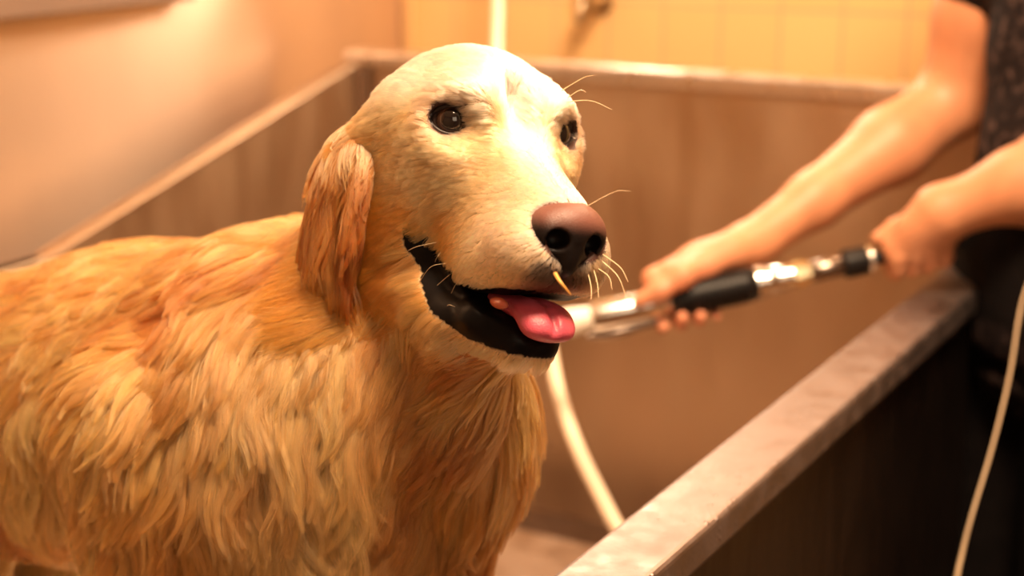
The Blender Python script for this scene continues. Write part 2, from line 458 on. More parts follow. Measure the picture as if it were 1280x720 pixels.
f.chain(tailp, np.linspace(.035, .014, 8), .02)

# -- head in local space (mirror in y)
hl = np.array([H2W(c) for c in [(x, y, z) for x in (-.15, .115) for y in (-.11, .11) for z in (-.175, .075)]])
sl, gXYZ = f.sub(np.maximum(hl.min(0), [-.14, .745, 1.02]), np.minimum(hl.max(0), [.155, 1.04, 1.37]))
X, Y, Z = gXYZ
x = ((X - HO[0]) * fw[0] + (Y - HO[1]) * fw[1] + (Z - HO[2]) * fw[2]).astype(np.float32)
ys = ((X - HO[0]) * lf[0] + (Y - HO[1]) * lf[1] + (Z - HO[2]) * lf[2]).astype(np.float32)
z = ((X - HO[0]) * up[0] + (Y - HO[1]) * up[1] + (Z - HO[2]) * up[2]).astype(np.float32)
bend = (.0042 * ss(.0, .08, x)).astype(np.float32)      # the muzzle turns slightly to one side
y = np.abs(ys - bend)
A = np.array
h = dell(x, y, z, A([-.050, 0, -.014]), A([.080, .062, .065]))
h = smin(h, dell(x, y, z, A([-.028, .034, -.018]), A([.042, .026, .034])), .02)
h = smin(h, dcone(x, y, z, A([-.050, .045, -.005]), A([-.074, .068, -.032]), .022, .015), .02)
h = smin(h, dell(x, y, z, A([-.006, .023, .012]), A([.024, .021, .017])), .018)
h = smin(h, dell(x, y, z, A([-.050, .030, -.066]), A([.052, .030, .048])), .02)
h = smin(h, dcone(x, y, z, A([-.005, 0, -.045]), A([.066, 0, -.064]), .042, .0285), .02)
h = smin(h, dcone(x, y, z, A([.008, 0, -.018]), A([.084, 0, -.0505]), .020, .0145), .016)
h = smin(h, dell(x, y, z, A([.040, .0175, -.080]), A([.050, .0215, .0285])), .012)
h = smin(h, dell(x, y, z, A([.074, .012, -.070]), A([.022, .0255, .0240])), .010)
h = -smin(-h, dell(x, ys, z, A([.104, .0045, -.0565]), A([.022, .0205, .0165])), .003)
# stop: shallow groove between the brows
h = -smin(-h, dell(x, y, z, A([.028, 0, .020]), A([.03, .010, .020])), .02)
# jaw
jaw = dcone(x, y, z, A([-.045, .032, -.100]), A([.018, .023, -.121]), .019, .0135)
jaw = smin(jaw, dcone(x, y, z, A([.018, .023, -.121]), A([.044, .0205, -.1170]), .0135, .0130), .006)
jaw = smin(jaw, dcone(x, y, z, A([.044, .0205, -.1170]), A([.063, .009, -.1250]), .0130, .0115), .006)
jaw = smin(jaw, dell(x, y, z, A([.02, 0, -.130]), A([.055, .024, .010])), .012)
# mouth opening between lips: wedge
zc = np.interp(x.ravel(), [-.05, -.009, .008, .033, .055, .075, .10], [-.064, -.0755, -.0865, -.1020, -.1050, -.1035, -.0990]).reshape(x.shape).astype(np.float32)
hh = np.interp(x.ravel(), [-.05, -.012, .000, .045, .062, .10], [-.012, -.001, .003, .0028, .0085, .0150]).reshape(x.shape).astype(np.float32)
wedge = np.abs(z - zc) - hh
h = smin(h, jaw, .004)
# keep the cavity
h = -smin(-h, wedge * .9, .003)
# throat (inner floor of the mouth stays open in front)
h = smin(h, dcone(x, y, z, A([-.075, 0, -.085]), A([-.045, 0, -.105]), .05, .038), .02)
# eye sockets with lids
for sd in (-1, 1):
    c = EYC[sd]; gz = GAZE[sd]
    h = smin(h, np.sqrt((x - c[0]) ** 2 + (ys - c[1]) ** 2 + (z - c[2]) ** 2) - (EYE_R + .0022), .010)
    wv = nrm(np.cross([0, 0, 1], gz)); vv = np.cross(gz, wv)
    wv, vv = wv * 1.0, vv
    cc = c + gz * (EYE_R + .0205)
    h = -smin(-h, dell(x, ys, z, cc, A([.0190, .026, .0185]), [gz, wv, vv]), .010)
    dx_, dy_, dz_ = x - c[0], ys - c[1], z - c[2]
    tg_, tw_, tv_ = (dx_ * q_[0] + dy_ * q_[1] + dz_ * q_[2] for q_ in (gz, wv, vv))
    h = -smin(-h, np.maximum((np.sqrt((tw_ / .0138) ** 2 + (tv_ / .0098) ** 2) - 1) * .010, .004 - tg_), .0015)
f.D[sl] = smin(f.D[sl], h, .022)
# nose seat: cut nothing
V, Q = f.nets()
Vh = W2H(V)
# colours of the skin underneath the coat
def dark_mask(L):
    """1 on lips / mouth lining / eye rims"""
    x, y, z = L[:, 0], np.abs(L[:, 1]), L[:, 2]
    zlo = np.interp(x, [-.02, -.014, -.004, .014, .045, .08], [-.079, -.085, -.102, -.119, -.1300, -.1335])
    zhi = np.interp(x, [-.02, -.010, .008, .033, .06, .09], [-.069, -.0690, -.0785, -.0955, -.0960, -.089])
    m = (z > zlo) & (z < zhi) & (x > -.016) & (x < .12) & (y < .068)
    return m
def eye_dist(L):
    out = np.full(len(L), 1.0)
    for sd in (-1, 1):
        out = np.minimum(out, np.linalg.norm(L - (EYC[sd] + GAZE[sd] * .010), axis=1))
    return out
dm = dark_mask(Vh)
inhead = (Vh[:, 0] > -.1) & (Vh[:, 2] > -.16) & (np.abs(Vh[:, 1]) < .12)
dm &= inhead
skin = np.tile(np.array([.42, .22, .09]), (len(V), 1))
skin[inhead] = (.60, .42, .24)
ed = eye_dist(Vh)
skin[ed < .0165] = (.06, .03, .022)
def nose_dist(L): return np.linalg.norm((L - np.array([.085, .0058, -.0565])) / np.array([.0205, .0255, .0200]), axis=1)
nd = nose_dist(Vh)
skin[nd < 1.08] = (.10, .05, .04)
lipd = np.linalg.norm((Vh - np.array([.094, .001, -.086])) / np.array([1, 1.1, .9]), axis=1) < .021
skin[lipd & inhead] = (.03, .02, .018)
skin[dm] = (.005, .004, .004)
M_['skin'] = vcol_mat('dog_skin', .42, Specular_IOR_Level=.12)
body = fast_mesh('body', V, Q, M_['skin'], dog, skin)

# ------------------------------------------------------------------ ears
def ear_mesh(sd):
    """hanging flap, sd=-1 is the near (dog's right) ear"""
    n = .0022
    if sd < 0:
        pts = [(-.068, -.056, -.018), (-.077, -.071, -.031), (-.084, -.078, -.054), (-.084, -.077, -.086), (-.078, -.072, -.108)]
    else:
        pts = [(-.075, .056, .000), (-.085, .072, -.02), (-.092, .078, -.05), (-.094, .076, -.085), (-.09, .07, -.112)]
    wd = [.020, .021, .020, .018, .012]; th = [.010, .009, .007, .007, .005]
    P3 = np.array(pts)
    g_ = Field(np.arange(-.15, .0, n), np.arange(-.13, -.04, n) if sd < 0 else np.arange(.03, .12, n), np.arange(-.16, .04, n))
    PP = spline(P3, 14); ww = np.interp(np.linspace(0, 4, 14), range(5), wd); tt = np.interp(np.linspace(0, 4, 14), range(5), th)
    for p, w_, t_ in zip(PP, ww, tt):
        g_.ell(p, (w_, t_, .014), .012)
    if sd < 0:
        PP = spline([(-.056, -.060, -.022), (-.051, -.070, -.045), (-.050, -.072, -.072), (-.052, -.070, -.096)], 14)
        for p, w_ in zip(PP, np.interp(np.linspace(0, 3, 14), range(4), [.007, .007, .006, .004])): g_.ell(p, (w_, .0055, .012), .006)
    V, Q = g_.nets()
    return V, Q
ears = []
for sd in (-1, 1):
    Vl, Qe = ear_mesh(sd)
    Vw = H2W(Vl)
    ec = np.tile(np.array([.40, .19, .07]), (len(Vw), 1))
    o = fast_mesh('ear', Vw, Qe, M_['skin'], dog, ec)
    ears.append((sd, Vw, Qe, o))

# ------------------------------------------------------------------ eyes
def sphere_mesh(c, gz, R, nlat=40, nlon=48, bulge=.0016):
    wv = nrm(np.cross([0, 0, 1], gz)); vv = np.cross(gz, wv)
    V = []; Fc = []
    for i in range(nlat + 1):
        th = math.pi * i / nlat
        r = R + bulge * max(0, 1 - (th / .75) ** 2) 
        for j in range(nlon):
            ph = 2 * math.pi * j / nlon
            V.append(c + gz * r * math.cos(th) + r * math.sin(th) * (math.cos(ph) * wv + math.sin(ph) * vv))
    for i in range(nlat):
        for j in range(nlon):
            Fc.append([i * nlon + j, (i + 1) * nlon + j, (i + 1) * nlon + (j + 1) % nlon, i * nlon + (j + 1) % nlon])
    return V, Fc
m = vcol_mat('eye_surface', .08, IOR=1.45, Coat_Weight=1.0, Coat_Roughness=.02); M_['eye'] = m
M_['rim'] = simple('eye_rim', (.016, .009, .008), (.03, .018, .015), 200, .35)
for sd in (-1, 1):
    gl = GAZE[sd]; cw = H2W(EYC[sd]); look = nrm(gl if sd > 0 else nrm([.90, -.42, .06])) @ HM
    V_, F_ = sphere_mesh(cw, look, EYE_R)
    o = mesh('eye', V_, F_, M_['eye'], dog)
    me = o.data; cols = []
    for v in me.vertices:
        d = nrm(np.array(v.co) - cw); an = math.acos(max(-1, min(1, d @ look)))
        if an < .42: c = (.006, .004, .004)
        elif an < .50: c = (.03, .014, .008)
        elif an < .72: c = (.075, .036, .02)
        elif an < .80: c = (.03, .014, .010)
        elif an < .88: c = (.10, .07, .06)
        else: c = (.16, .10, .085)
        cols.append(c)
    a_ = me.color_attributes.new('Col', 'FLOAT_COLOR', 'POINT')
    a_.data.foreach_set('color', np.concatenate([np.array(cols), np.ones((len(cols), 1))], 1).astype(np.float32).ravel())
    # lids: a dark rim along the almond opening
    wv = nrm(np.cross([0, 0, 1], gl)); vv = np.cross(gl, wv)
    inner = -sd     # towards nose: wv sign
    pts = []; rad = []
    R_ = EYE_R + .0006
    for k in range(49):
        t = 2 * math.pi * k / 48
        w_ = .0146 * math.cos(t); v_ = .0090 * math.sin(t) * (abs(math.sin(t)) ** .45)
        w_ = w_ * (1.0); v_ += -.0006 * math.cos(t) * (1 if sd > 0 else -1)
        gg = math.sqrt(max((.50 * R_) ** 2, R_ ** 2 - w_ ** 2 - v_ ** 2))
        pts.append(H2W(EYC[sd] + gl * gg + wv * w_ + vv * v_)); rad.append(.0017 + .0007 * abs(math.cos(t)) ** 4)
    MB().tube(np.array(pts), rad, 10).build('eyelid', M_['rim'], dog, smooth=True)

# ------------------------------------------------------------------ nose
n_ = .0009
nf = Field(np.arange(.055, .115, n_), np.arange(-.038, .038, n_), np.arange(-.095, -.030, n_))
nf.ell((.085, .002, -.0545), (.0195, .0240, .0185), .004)
nf.join(lambda X, Y, Z: dell(X, np.abs(Y), Z, A([.081, .0145, -.058]), A([.0175, .0105, .0130])), (.05, -.03, -.08), (.11, .03, -.04), .006)
nf.ell((.090, 0, -.070), (.012, .0075, .0125), .008)
nf.cut(lambda X, Y, Z: dell(X, np.abs(Y), Z, A([.1000, .0118, -.0600]), A([.0105, .0066, .0064])), (.08, -.03, -.08), (.12, .03, -.04), .002)
nf.cut(lambda X, Y, Z: dcone(X, np.abs(Y), Z, A([.098, .0130, -.0655]), A([.085, .0250, -.0700]), .0022, .0015), (.07, -.03, -.08), (.12, .03, -.05), .002)
nf.cut(lambda X, Y, Z: dcone(X, np.abs(Y), Z, A([.105, 0, -.062]), A([.101, 0, -.086]), .0011, .0011), (.08, -.01, -.09), (.12, .01, -.05), .002)
Vn, Qn = nf.nets(); NS = np.array([0, .0038, 0])
tz = ss(-.0565, -.045, Vn[:, 2]); nn_ = hashnoise(Vn, 500, 3)[:, None] * .02
nc = (np.array([.008, .005, .0045]) * (1 - tz[:, None]) + np.array([.15, .06, .045]) * tz[:, None]) * (1 + nn_)
hole = np.linalg.norm((np.stack([Vn[:, 0] - .0985, np.abs(Vn[:, 1]) - .0118, Vn[:, 2] + .0600], 1)) / np.array([.013, .0072, .0070]), axis=1) < 1.0
nc[hole] = (.004, .002, .002)
M_['nose'] = vcol_mat('nose_leather', .40, bump=.35, bscale=1400, Specular_IOR_Level=.3)
fast_mesh('nose', H2W(Vn + NS), Qn, M_['nose'], dog, np.clip(nc, 0, 1))

# ------------------------------------------------------------------ tongue, gums, teeth
tf = Field(np.arange(-.03, .115, .0013), np.arange(-.034, .034, .0013), np.arange(-.150, -.085, .0013))
tfp = [(-.02, 0, -.106), (.02, .002, -.107), (.052, .004, -.1055), (.073, .0055, -.1070), (.0835, .0060, -.1155)]
tw = [.013, .014, .0150, .0165, .0150]
PP = spline(tfp, 22); ww = np.interp(np.linspace(0, 4, 22), range(5), tw)
for p, w_ in zip(PP, ww): tf.ell(p, (.008, w_, .0055), .006)
tf.cut(lambda X, Y, Z: np.minimum(dcone(X, Y, Z, A([.0, .001, -.0985]), A([.080, .0055, -.0995]), .0016, .0016), dcone(X, Y, Z, A([.080, .0055, -.0995]), A([.0945, .0060, -.1165]), .0016, .0010)), (0, -.01, -.13), (.11, .02, -.09), .005)
Vt, Qt = tf.nets()
tcol = np.tile(np.array([.62, .10, .15]), (len(Vt), 1)) * (1 + .10 * hashnoise(Vt, 300, 5)[:, None])
M_['tongue'] = vcol_mat('tongue_flesh', .38, bump=.4, bscale=900, Subsurface_Weight=.25, Subsurface_Radius=(.01, .004, .003), Subsurface_Scale=.4)
fast_mesh('tongue', H2W(Vt), Qt, M_['tongue'], dog, np.clip(tcol, 0, 1))
M_['gum'] = simple('gum_flesh', (.50, .10, .06), (.6, .16, .09), 100, .3)
gf = Field(np.arange(.03, .08, .0011), np.arange(-.045, -.01, .0011), np.arange(-.13, -.095, .0011))
gf.ell((.067, -.0215, -.1035), (.010, .0035, .0036), .004)
Vg, Qg = gf.nets(); fast_mesh('gum_fold', H2W(Vg), Qg, M_['gum'], dog)

# ------------------------------------------------------------------ fur
def hair_mat(name):
    m = bpy.data.materials.new(name); m.use_nodes = True; nt = m.node_tree
    for n in list(nt.nodes): nt.nodes.remove(n)
    out = nt.nodes.new('ShaderNodeOutputMaterial'); hb = nt.nodes.new('ShaderNodeBsdfHairPrincipled')
    hb.parametrization = 'COLOR'
    hb.inputs['Roughness'].default_value = .38; hb.inputs['Radial Roughness'].default_value = .55
    hb.inputs['Coat'].default_value = .0
    at = nt.nodes.new('ShaderNodeAttribute'); at.attribute_name = 'strand_colour'
    nt.links.new(at.outputs['Color'], hb.inputs['Color']); nt.links.new(hb.outputs[0], out.inputs['Surface'])
    return m
M_['fur'] = hair_mat('golden_fur')
def vnormals(V, Q):
    a, b, c, d = (V[Q[:, i]] for i in range(4))
    n = np.cross(c - a, d - b); N = np.zeros_like(V)
    for i in range(4):
        for q in range(3): N[:, q] += np.bincount(Q[:, i], n[:, q], len(V))
    N /= np.linalg.norm(N, axis=1)[:, None] + 1e-12
    return N
def sample(V, Q, N, dens):
    """dens: strands per m2 per face"""
    a, b, c, d = (V[Q[:, i]] for i in range(4))
    ar = .5 * (np.linalg.norm(np.cross(b - a, c - a), axis=1) + np.linalg.norm(np.cross(c - a, d - a), axis=1))
    w = ar * dens; n = int(w.sum())
    fi = rng.choice(len(Q), n, p=w / w.sum())
    u, v = rng.random((2, n, 1))
    q = Q[fi]
    bl = lambda T: (T[q[:, 0]] * (1 - u) + T[q[:, 1]] * u) * (1 - v) + (T[q[:, 3]] * (1 - u) + T[q[:, 2]] * u) * v
    p = bl(V); nn = bl(N); nn /= np.linalg.norm(nn, axis=1)[:, None]
    return p, nn
def orient(N, V, Q):
    # make sure the normals point out of the closed surface (signed volume test)
    a, b, c = V[Q[:, 0]], V[Q[:, 1]], V[Q[:, 2]]
    vol = np.einsum('ij,ij->i', a, np.cross(b, c)).sum()
    return N if vol > 0 else -N
def unit(v): return v / (np.linalg.norm(v, axis=1)[:, None] + 1e-12)
def grow(name, p, n, flow, L, lift, droop, col, r0, npts, parent, clump_d, clump_s, wave, frizz=.06):
    """strands with two levels of clumping -> one hair curves object"""
    N = len(p)
    def paths(p, n, flow, L, lift, droop, jitter):
        t = np.linspace(0, 1, npts)[None, :, None]
        fl = flow - n * np.einsum('ij,ij->i', flow, n)[:, None]
        fl = unit(fl); bi = np.cross(n, fl)
        dirv = unit(fl + n * lift[:, None] + bi * jitter[:, None])
        q = p[:, None, :] + dirv[:, None, :] * (L[:, None, None] * t)
        q = q - n[:, None, :] * (lift * L * .55)[:, None, None] * t ** 2      # lies back down on the coat
        q = q + np.array([0, 0, -1.0])[None, None, :] * (droop * L)[:, None, None] * t ** 2
        return q, bi
    # guides
    def level(dist_c):
        # random subset as guides, nearest search
        k = max(8, int(N * dist_c)); gi = rng.choice(N, min(k, N), replace=False)
        kd = kdtree.KDTree(len(gi))
        for i, g0 in enumerate(gi): kd.insert(p[g0], i)
        kd.balance()
        near = np.fromiter((kd.find(q)[1] for q in p), dtype=np.int64, count=N)
        return gi, near
    jit = rng.normal(0, frizz, N)
    own, bi = paths(p, n, flow, L, lift, droop, jit)
    t = np.linspace(0, 1, npts)[None, :, None]
    br = np.ones(N)
    for (frac, amt, sc) in ((clump_s, clump_d[1], 1.0), (clump_s * .09, clump_d[0], 1.8)):
        gi, near = level(frac)
        Lg = L[gi] * rng.uniform(.85, 1.2, len(gi)); jg = rng.normal(0, .12 * sc, len(gi))
        G, gb = paths(p[gi], n[gi], flow[gi], Lg, lift[gi] * rng.uniform(.5, 1.6, len(gi)), droop[gi], jg)
        ph = rng.uniform(0, 6.28, len(gi)); fr = rng.uniform(1.2, 2.4, len(gi))
        G = G + gb[:, None, :] * (wave[gi] * Lg * .09 * sc)[:, None, None] * np.sin(ph[:, None, None] + t * 3.14 * fr[:, None, None]) * t
        tgt = G[near]
        a = (amt if np.ndim(amt) else np.full(N, amt))[:, None, None]
        own = own * (1 - a * t ** .8) + tgt * (a * t ** .8)
        br *= ((rng.uniform(.68, 1.22, len(gi)) if sc == 1 else rng.uniform(.80, 1.14, len(gi))) if npts > 5 else rng.uniform(.82, 1.15, len(gi)))[near]
    cols = np.clip(col * (br * rng.uniform(.85, 1.12, N))[:, None], 0.003, .97)
    hc = bpy.data.hair_curves.new(name)
    hc.add_curves([npts] * N)
    hc.attributes['position'].data.foreach_set('vector', own.astype(np.float32).ravel())
    ra = hc.attributes.get('radius') or hc.attributes.new('radius', 'FLOAT', 'POINT')
    rr = (np.asarray(r0) * np.ones(N))[:, None] * np.array([1 - .75 * q ** 2 for q in np.linspace(0, 1, npts)])[None, :]
    ra.data.foreach_set('value', rr.astype(np.float32).ravel())
    ca = hc.attributes.new('strand_colour', 'FLOAT_COLOR', 'CURVE')
    ca.data.foreach_set('color', np.concatenate([cols, np.ones((N, 1))], 1).astype(np.float32).ravel())
    hc.materials.append(M_['fur'])
    o = bpy.data.objects.new(name, hc); COL.objects.link(o); o.parent = parent
    o.matrix_parent_inverse = Matrix.Translation(-wloc(parent))
    tag(o, kind='stuff')
    return o

# normals of body
Nb = orient(vnormals(V, Q), V, Q)
if True:
    fc = V[Q].mean(1); fn = unit(Nb[Q].mean(1)); fh = W2H(fc)
    face = (fh[:, 0] > -.125) & (fh[:, 2] > -.155) & (np.abs(fh[:, 1]) < .09) & (fh[:, 0] > -.115 - 0 * fh[:, 2])
    # blend coordinate: 1 in the face, 0 in neck
    def facew(L):
        x, y, z = L[:, 0], np.abs(L[:, 1]), L[:, 2]
        a = ss(-.100, -.030, x + np.clip(z, -.2, .03) * -.15 - .0) 
        b_ = ss(-.165, -.105, z + .35 * np.clip(x, -.1, .1)*0)
        top = ss(-.03, .0, z) * ss(-.14, -.10, x)
        return np.clip(np.maximum(a * b_, top), 0, 1)
    toCam = unit(CAM[None] - fc); facing = np.einsum('ij,ij->i', toCam, fn)
    vis = np.where(facing > -.25, 1.0, .25)
    dk = dark_mask(fh) & inhead[Q[:, 0]]
    ed = eye_dist(fh); nd = nose_dist(fh)
    bald = dk | (ed < .0142) | (nd < 1.0)
    fwt = facew(fh)
    inface = fwt > rng.uniform(.12, .88, len(fwt))
    lowerleg = fc[:, 2] < .70
    # ---- face coat
    dens = np.where(inface & ~bald, 3.2e6 * FUR, 0) * vis
    p, n = sample(V, Q, Nb, dens)
    L3 = W2H(p); x, y, z = L3.T; ay = np.abs(y)
    flowl = np.stack([-np.ones_like(x), np.sign(y) * (.25 + 6 * np.clip(ay - .02, 0, .03)), -.25 - 8 * np.clip(-z - .03, 0, .06)], 1)
    # above the eyes hair sweeps up and back
    upw = ss(-.005, .03, z)[:, None]
    flowl = flowl * (1 - upw) + np.stack([-np.ones_like(x), np.sign(y) * .35, .25 * np.ones_like(x)], 1) * upw
    flow = flowl @ HM
    Lh = .0045 + .006 * ss(.07, .01, x) + .008 * ss(-.0, -.06, x) + .012 * ss(-.06, -.11, z) * ss(.03, -.03, x)
    Lh = Lh + .014 * ss(-.02, -.055, x) * ss(-.04, -.08, z)
    Lh = Lh + .022 * (1 - facew(L3)) * ss(-.05, -.10, z)
    Lh = Lh * rng.uniform(.75, 1.15, len(p))
    chin = (z < -.125)
    cream = np.array([.88, .50, .26]); gold = np.array([.76, .28, .075]); white = np.array([.92, .78, .60]); pinkd = np.array([.34, .2, .16])
    wgold = np.clip(ss(.0, -.06, x) * .9 * ss(.02, -.03, z) + .75 * ss(-.035, -.07, z) * ss(.05, -.0, x) + .28 * hashnoise(L3, 90, 2) + .22 * hashnoise(L3, 230, 8) * ss(.04, .0, x), 0, 1)
    wgold = wgold * (1 - .6 * ss(.0, .03, z))
    col = cream * (1 - wgold[:, None]) + gold * wgold[:, None]
    wwh = np.clip(ss(.018, .004, ay) * ss(-.05, -.02, z) + .75 * ss(-.005, .022, z) + .7 * ss(.03, .07, x) * ss(-.09, -.06, z), 0, 1)[:, None]
    col = col * (1 - wwh) + white * wwh
    # golden spot above the inner eye, grey lip edge near the nose
    for sd in (-1, 1):
        s = np.exp(-(np.linalg.norm(L3 - np.array([.004, sd * .030, .018]), axis=1) / .007) ** 2)[:, None]
        col = col * (1 - .7 * s) + np.array([.66, .36, .14]) * .7 * s
        s = np.exp(-(np.linalg.norm(L3 - (EYC[sd] + GAZE[sd] * .012), axis=1) / .0185) ** 4)[:, None]
        col = col * (1 - .75 * s) + pinkd * .75 * s
    s = (np.exp(-(np.linalg.norm((L3 - np.array([.094, .001, -.086])) / np.array([1, 1.1, .9]), axis=1) / .0225) ** 4))[:, None]
    col = col * (1 - .93 * s) + np.array([.035, .022, .02]) * .93 * s
    grow('face_fur', p, n, flow, Lh, np.full(len(p), .30), np.full(len(p), .05), col ** 1.25, .00013, 4, dog, (.28, .52), .09, np.full(len(p), .5), .17)
    # ---- body coat
    ok = (~inface) & ~bald
    neckish = np.exp(-(np.linalg.norm(fc - (neckB * .6 + chest * .4), axis=1) / .17) ** 4)
    dens = np.where(ok, (0.75e6 + .35e6 * neckish) * FUR, 0) * vis * np.where(fc[:, 0] < -.62, .4, 1) * np.where(fc[:, 2] < .72, .5, 1)
    p, n = sample(V, Q, Nb, dens)
    L3 = W2H(p); fwp = facew(L3)
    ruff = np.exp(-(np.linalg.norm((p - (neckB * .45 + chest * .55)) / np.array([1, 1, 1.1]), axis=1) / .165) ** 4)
    back = ss(.98, 1.08, p[:, 2])
    legs = ss(.80, .70, p[:, 2])
    Lb = (.034 + .050 * ruff) * (1 - .5 * legs) * (1 - .35 * back * (1 - ruff)) * (1 - .62 * ss(0, .45, fwp))
    Lb *= rng.uniform(.7, 1.2, len(p))
    flow = np.tile(np.array([-.30, -.05, -1.0]), (len(p), 1)) * (1 - ruff[:, None]) + np.array([.16, -.22, -1.0]) * ruff[:, None]
    flow = flow + nb[None, :] * (.9 * back * (1 - ruff))[:, None]
    flow = flow + .28 * np.stack([hashnoise(p, 22, 11), hashnoise(p, 22, 12), hashnoise(p, 22, 13) * .3], 1)
    nz = hashnoise(p, 26, 21) * .5 + hashnoise(p, 70, 22) * .35
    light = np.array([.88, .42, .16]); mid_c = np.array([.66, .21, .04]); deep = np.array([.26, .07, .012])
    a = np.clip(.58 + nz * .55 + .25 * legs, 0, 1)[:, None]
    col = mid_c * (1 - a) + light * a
    dd = np.clip(ss(.10, .7, -nz) * .8 + .80 * ruff, 0, 1)[:, None]  # ruff term puts the head's shade on the chest into the strand colour
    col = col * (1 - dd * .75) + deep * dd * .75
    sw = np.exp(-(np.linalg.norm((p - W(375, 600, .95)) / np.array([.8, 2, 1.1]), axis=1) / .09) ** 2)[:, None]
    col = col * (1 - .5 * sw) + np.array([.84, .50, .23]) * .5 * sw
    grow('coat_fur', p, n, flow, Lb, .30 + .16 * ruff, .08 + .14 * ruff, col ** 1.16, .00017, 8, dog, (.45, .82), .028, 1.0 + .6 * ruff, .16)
    # ---- ears
    for sd, Ve, Qe, eo in ears:
        Ne = orient(vnormals(Ve, Qe), Ve, Qe)
        p, n = sample(Ve, Qe, Ne, np.full(len(Qe), (.9e6 if sd < 0 else .4e6) * FUR))
        L3 = W2H(p)
        Le = (.010 + .034 * ss(-.015, -.10, L3[:, 2])) * rng.uniform(.7, 1.2, len(p))
        flow = np.tile(np.array([-.05, -.05, -1.0]), (len(p), 1)) + (np.array([-.5, sd * .9, 0]) @ HM)[None] * ss(-.03, .0, L3[:, 2])[:, None]
        nz = hashnoise(p, 60, 31)
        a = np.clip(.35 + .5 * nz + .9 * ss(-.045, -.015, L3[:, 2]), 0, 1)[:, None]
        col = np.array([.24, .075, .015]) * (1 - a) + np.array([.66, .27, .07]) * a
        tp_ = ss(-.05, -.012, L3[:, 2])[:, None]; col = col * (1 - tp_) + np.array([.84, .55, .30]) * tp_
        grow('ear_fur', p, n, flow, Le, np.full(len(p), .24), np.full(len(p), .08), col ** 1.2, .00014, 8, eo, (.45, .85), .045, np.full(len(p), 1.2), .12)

# whiskers
M_['whisker'] = simple('whisker_hair', (.80, .60, .36), (.85, .66, .42), 50, .3)
wh = [[(712, 104, .86), (728, 98, .855), (742, 94, .85)], [(716, 124, .86), (738, 126, .855), (765, 137, .85)],
      [(716, 118, .86), (724, 113, .86), (732, 115, .86)],
      [(750, 243, .80), (768, 240, .79), (788, 239, .78)],
      [(757, 318, .79), (775, 334, .78), (785, 352, .775)], [(757, 325, .79), (772, 345, .78), (783, 372, .775)],
      [(752, 334, .79), (761, 346, .785), (765, 362, .78)], [(745, 340, .79), (747, 356, .785), (748, 372, .78)], [(738, 345, .79), (739, 360, .785), (739, 374, .78)],
      [(505, 316, .84), (522, 308, .825), (545, 303, .82)], [(520, 350, .84), (538, 334, .825), (557, 329, .82)],
      [(546, 352, .825), (560, 345, .815), (570, 338, .815)], [(538, 330, .83), (546, 322, .82), (552, 314, .82)], [(562, 362, .82), (570, 355, .81), (578, 348, .81)],
      [(556, 378, .825), (562, 381, .82), (570, 384, .82)]]
for w_ in wh:
    q3 = [P(*q) for q in w_]
    vv_ = V - CAM; dd_ = vv_ @ Fv                                   # root every whisker on the skin
    px_ = np.stack([640 + FPX * (vv_ @ Rv) / dd_, 360 - FPX * (vv_ @ Uv) / dd_], 1)
    e_ = np.linalg.norm(px_ - np.array(w_[0][:2]), axis=1)
    k_ = np.nonzero(e_ < max(5, e_.min() + 3))[0]; k_ = k_[np.argmin(dd_[k_])]
    sh_ = dd_[k_] / w_[0][2]
    q3 = [CAM + (q - CAM) * sh_ for q in q3]
    q3 = [V[k_] - Nb[k_] * .001] + q3[1:]
    pts = spline(q3, 12)
    MB().tube(pts, list(np.linspace(.00035, .00012, 12) * (.6 if w_[0][0] < 600 else 1)), 6).build('whisker', M_['whisker'], dog, smooth=True)
MB().tube(spline([P(694, 342, .795), P(700, 352, .785), P(708, 362, .785), P(713, 368, .787)], 12), list(np.linspace(.0011, .0004, 12)), 6).build('lip_hair', simple('orange_hair', (.75, .36, .08), (.8, .4, .1), 50, .4), dog, smooth=True)

# =================================================================== SHOWER WAND
wa = P(716, 402, 1.60); wb = P(1092, 323, 1.60)
WA = nrm(wb - wa); WLn = np.linalg.norm(wb - wa)
wand = empty('shower_wand', (wa + wb) / 2)
tag(wand, 'handheld shower wand with bright metal head and black ribbed grip, held in the hand', 'shower head')
up_ = nrm(Z3 - WA * (WA @ Z3)); nearv = nrm(np.cross(WA, up_))
if nearv[1] > 0: nearv = -nearv
def wp(s, th=0, r=0):      # point round the wand: s along, th from near side (0) up (90)
    th = math.radians(th); return wa + WA * s + r * (math.cos(th) * nearv + math.sin(th) * up_)
M_['chrome'] = steel('bright_chrome', (.90, .86, .80), .16, 10)
M_['white_plastic'] = simple('white_plastic', (.80, .74, .64), (.84, .78, .68), 20, .3)
M_['black_rubber'] = simple('black_rubber', (.006, .005, .005), (.010, .008, .008), 60, .42, Specular_IOR_Level=.25)
M_['dark_metal'] = steel('dark_fitting', (.30, .24, .2), .25)
M_['brass'] = steel('pale_brass', (.80, .66, .42), .22)
MB().rev(wp(-.012), WA, [(0, .012), (.001, .0155), (.010, .0165), (.030, .0135), (.036, .012)], 32).build('spray_nozzle', M_['white_plastic'], wand, smooth=True)
MB().rev(wp(.020), WA, [(0, .012), (.002, .0175), (.012, .0185), (.060, .0175), (.094, .0150), (.097, .013)], 32).build('spray_head', M_['chrome'], wand, smooth=True)
mb = MB(); q0 = wp(.03, -65, .0150)
mb.tube(spline([wp(.012, -70, .019), wp(.045, -75, .0215), (wp(.095, -80, .019))], 16), list(np.r_[np.linspace(.004, .0065, 8), np.linspace(.0065, .004, 8)]), 12)
mb.build('spray_lever', M_['dark_metal'], wand, smooth=True)
prof = [(0, .014), (.002, .0185)]
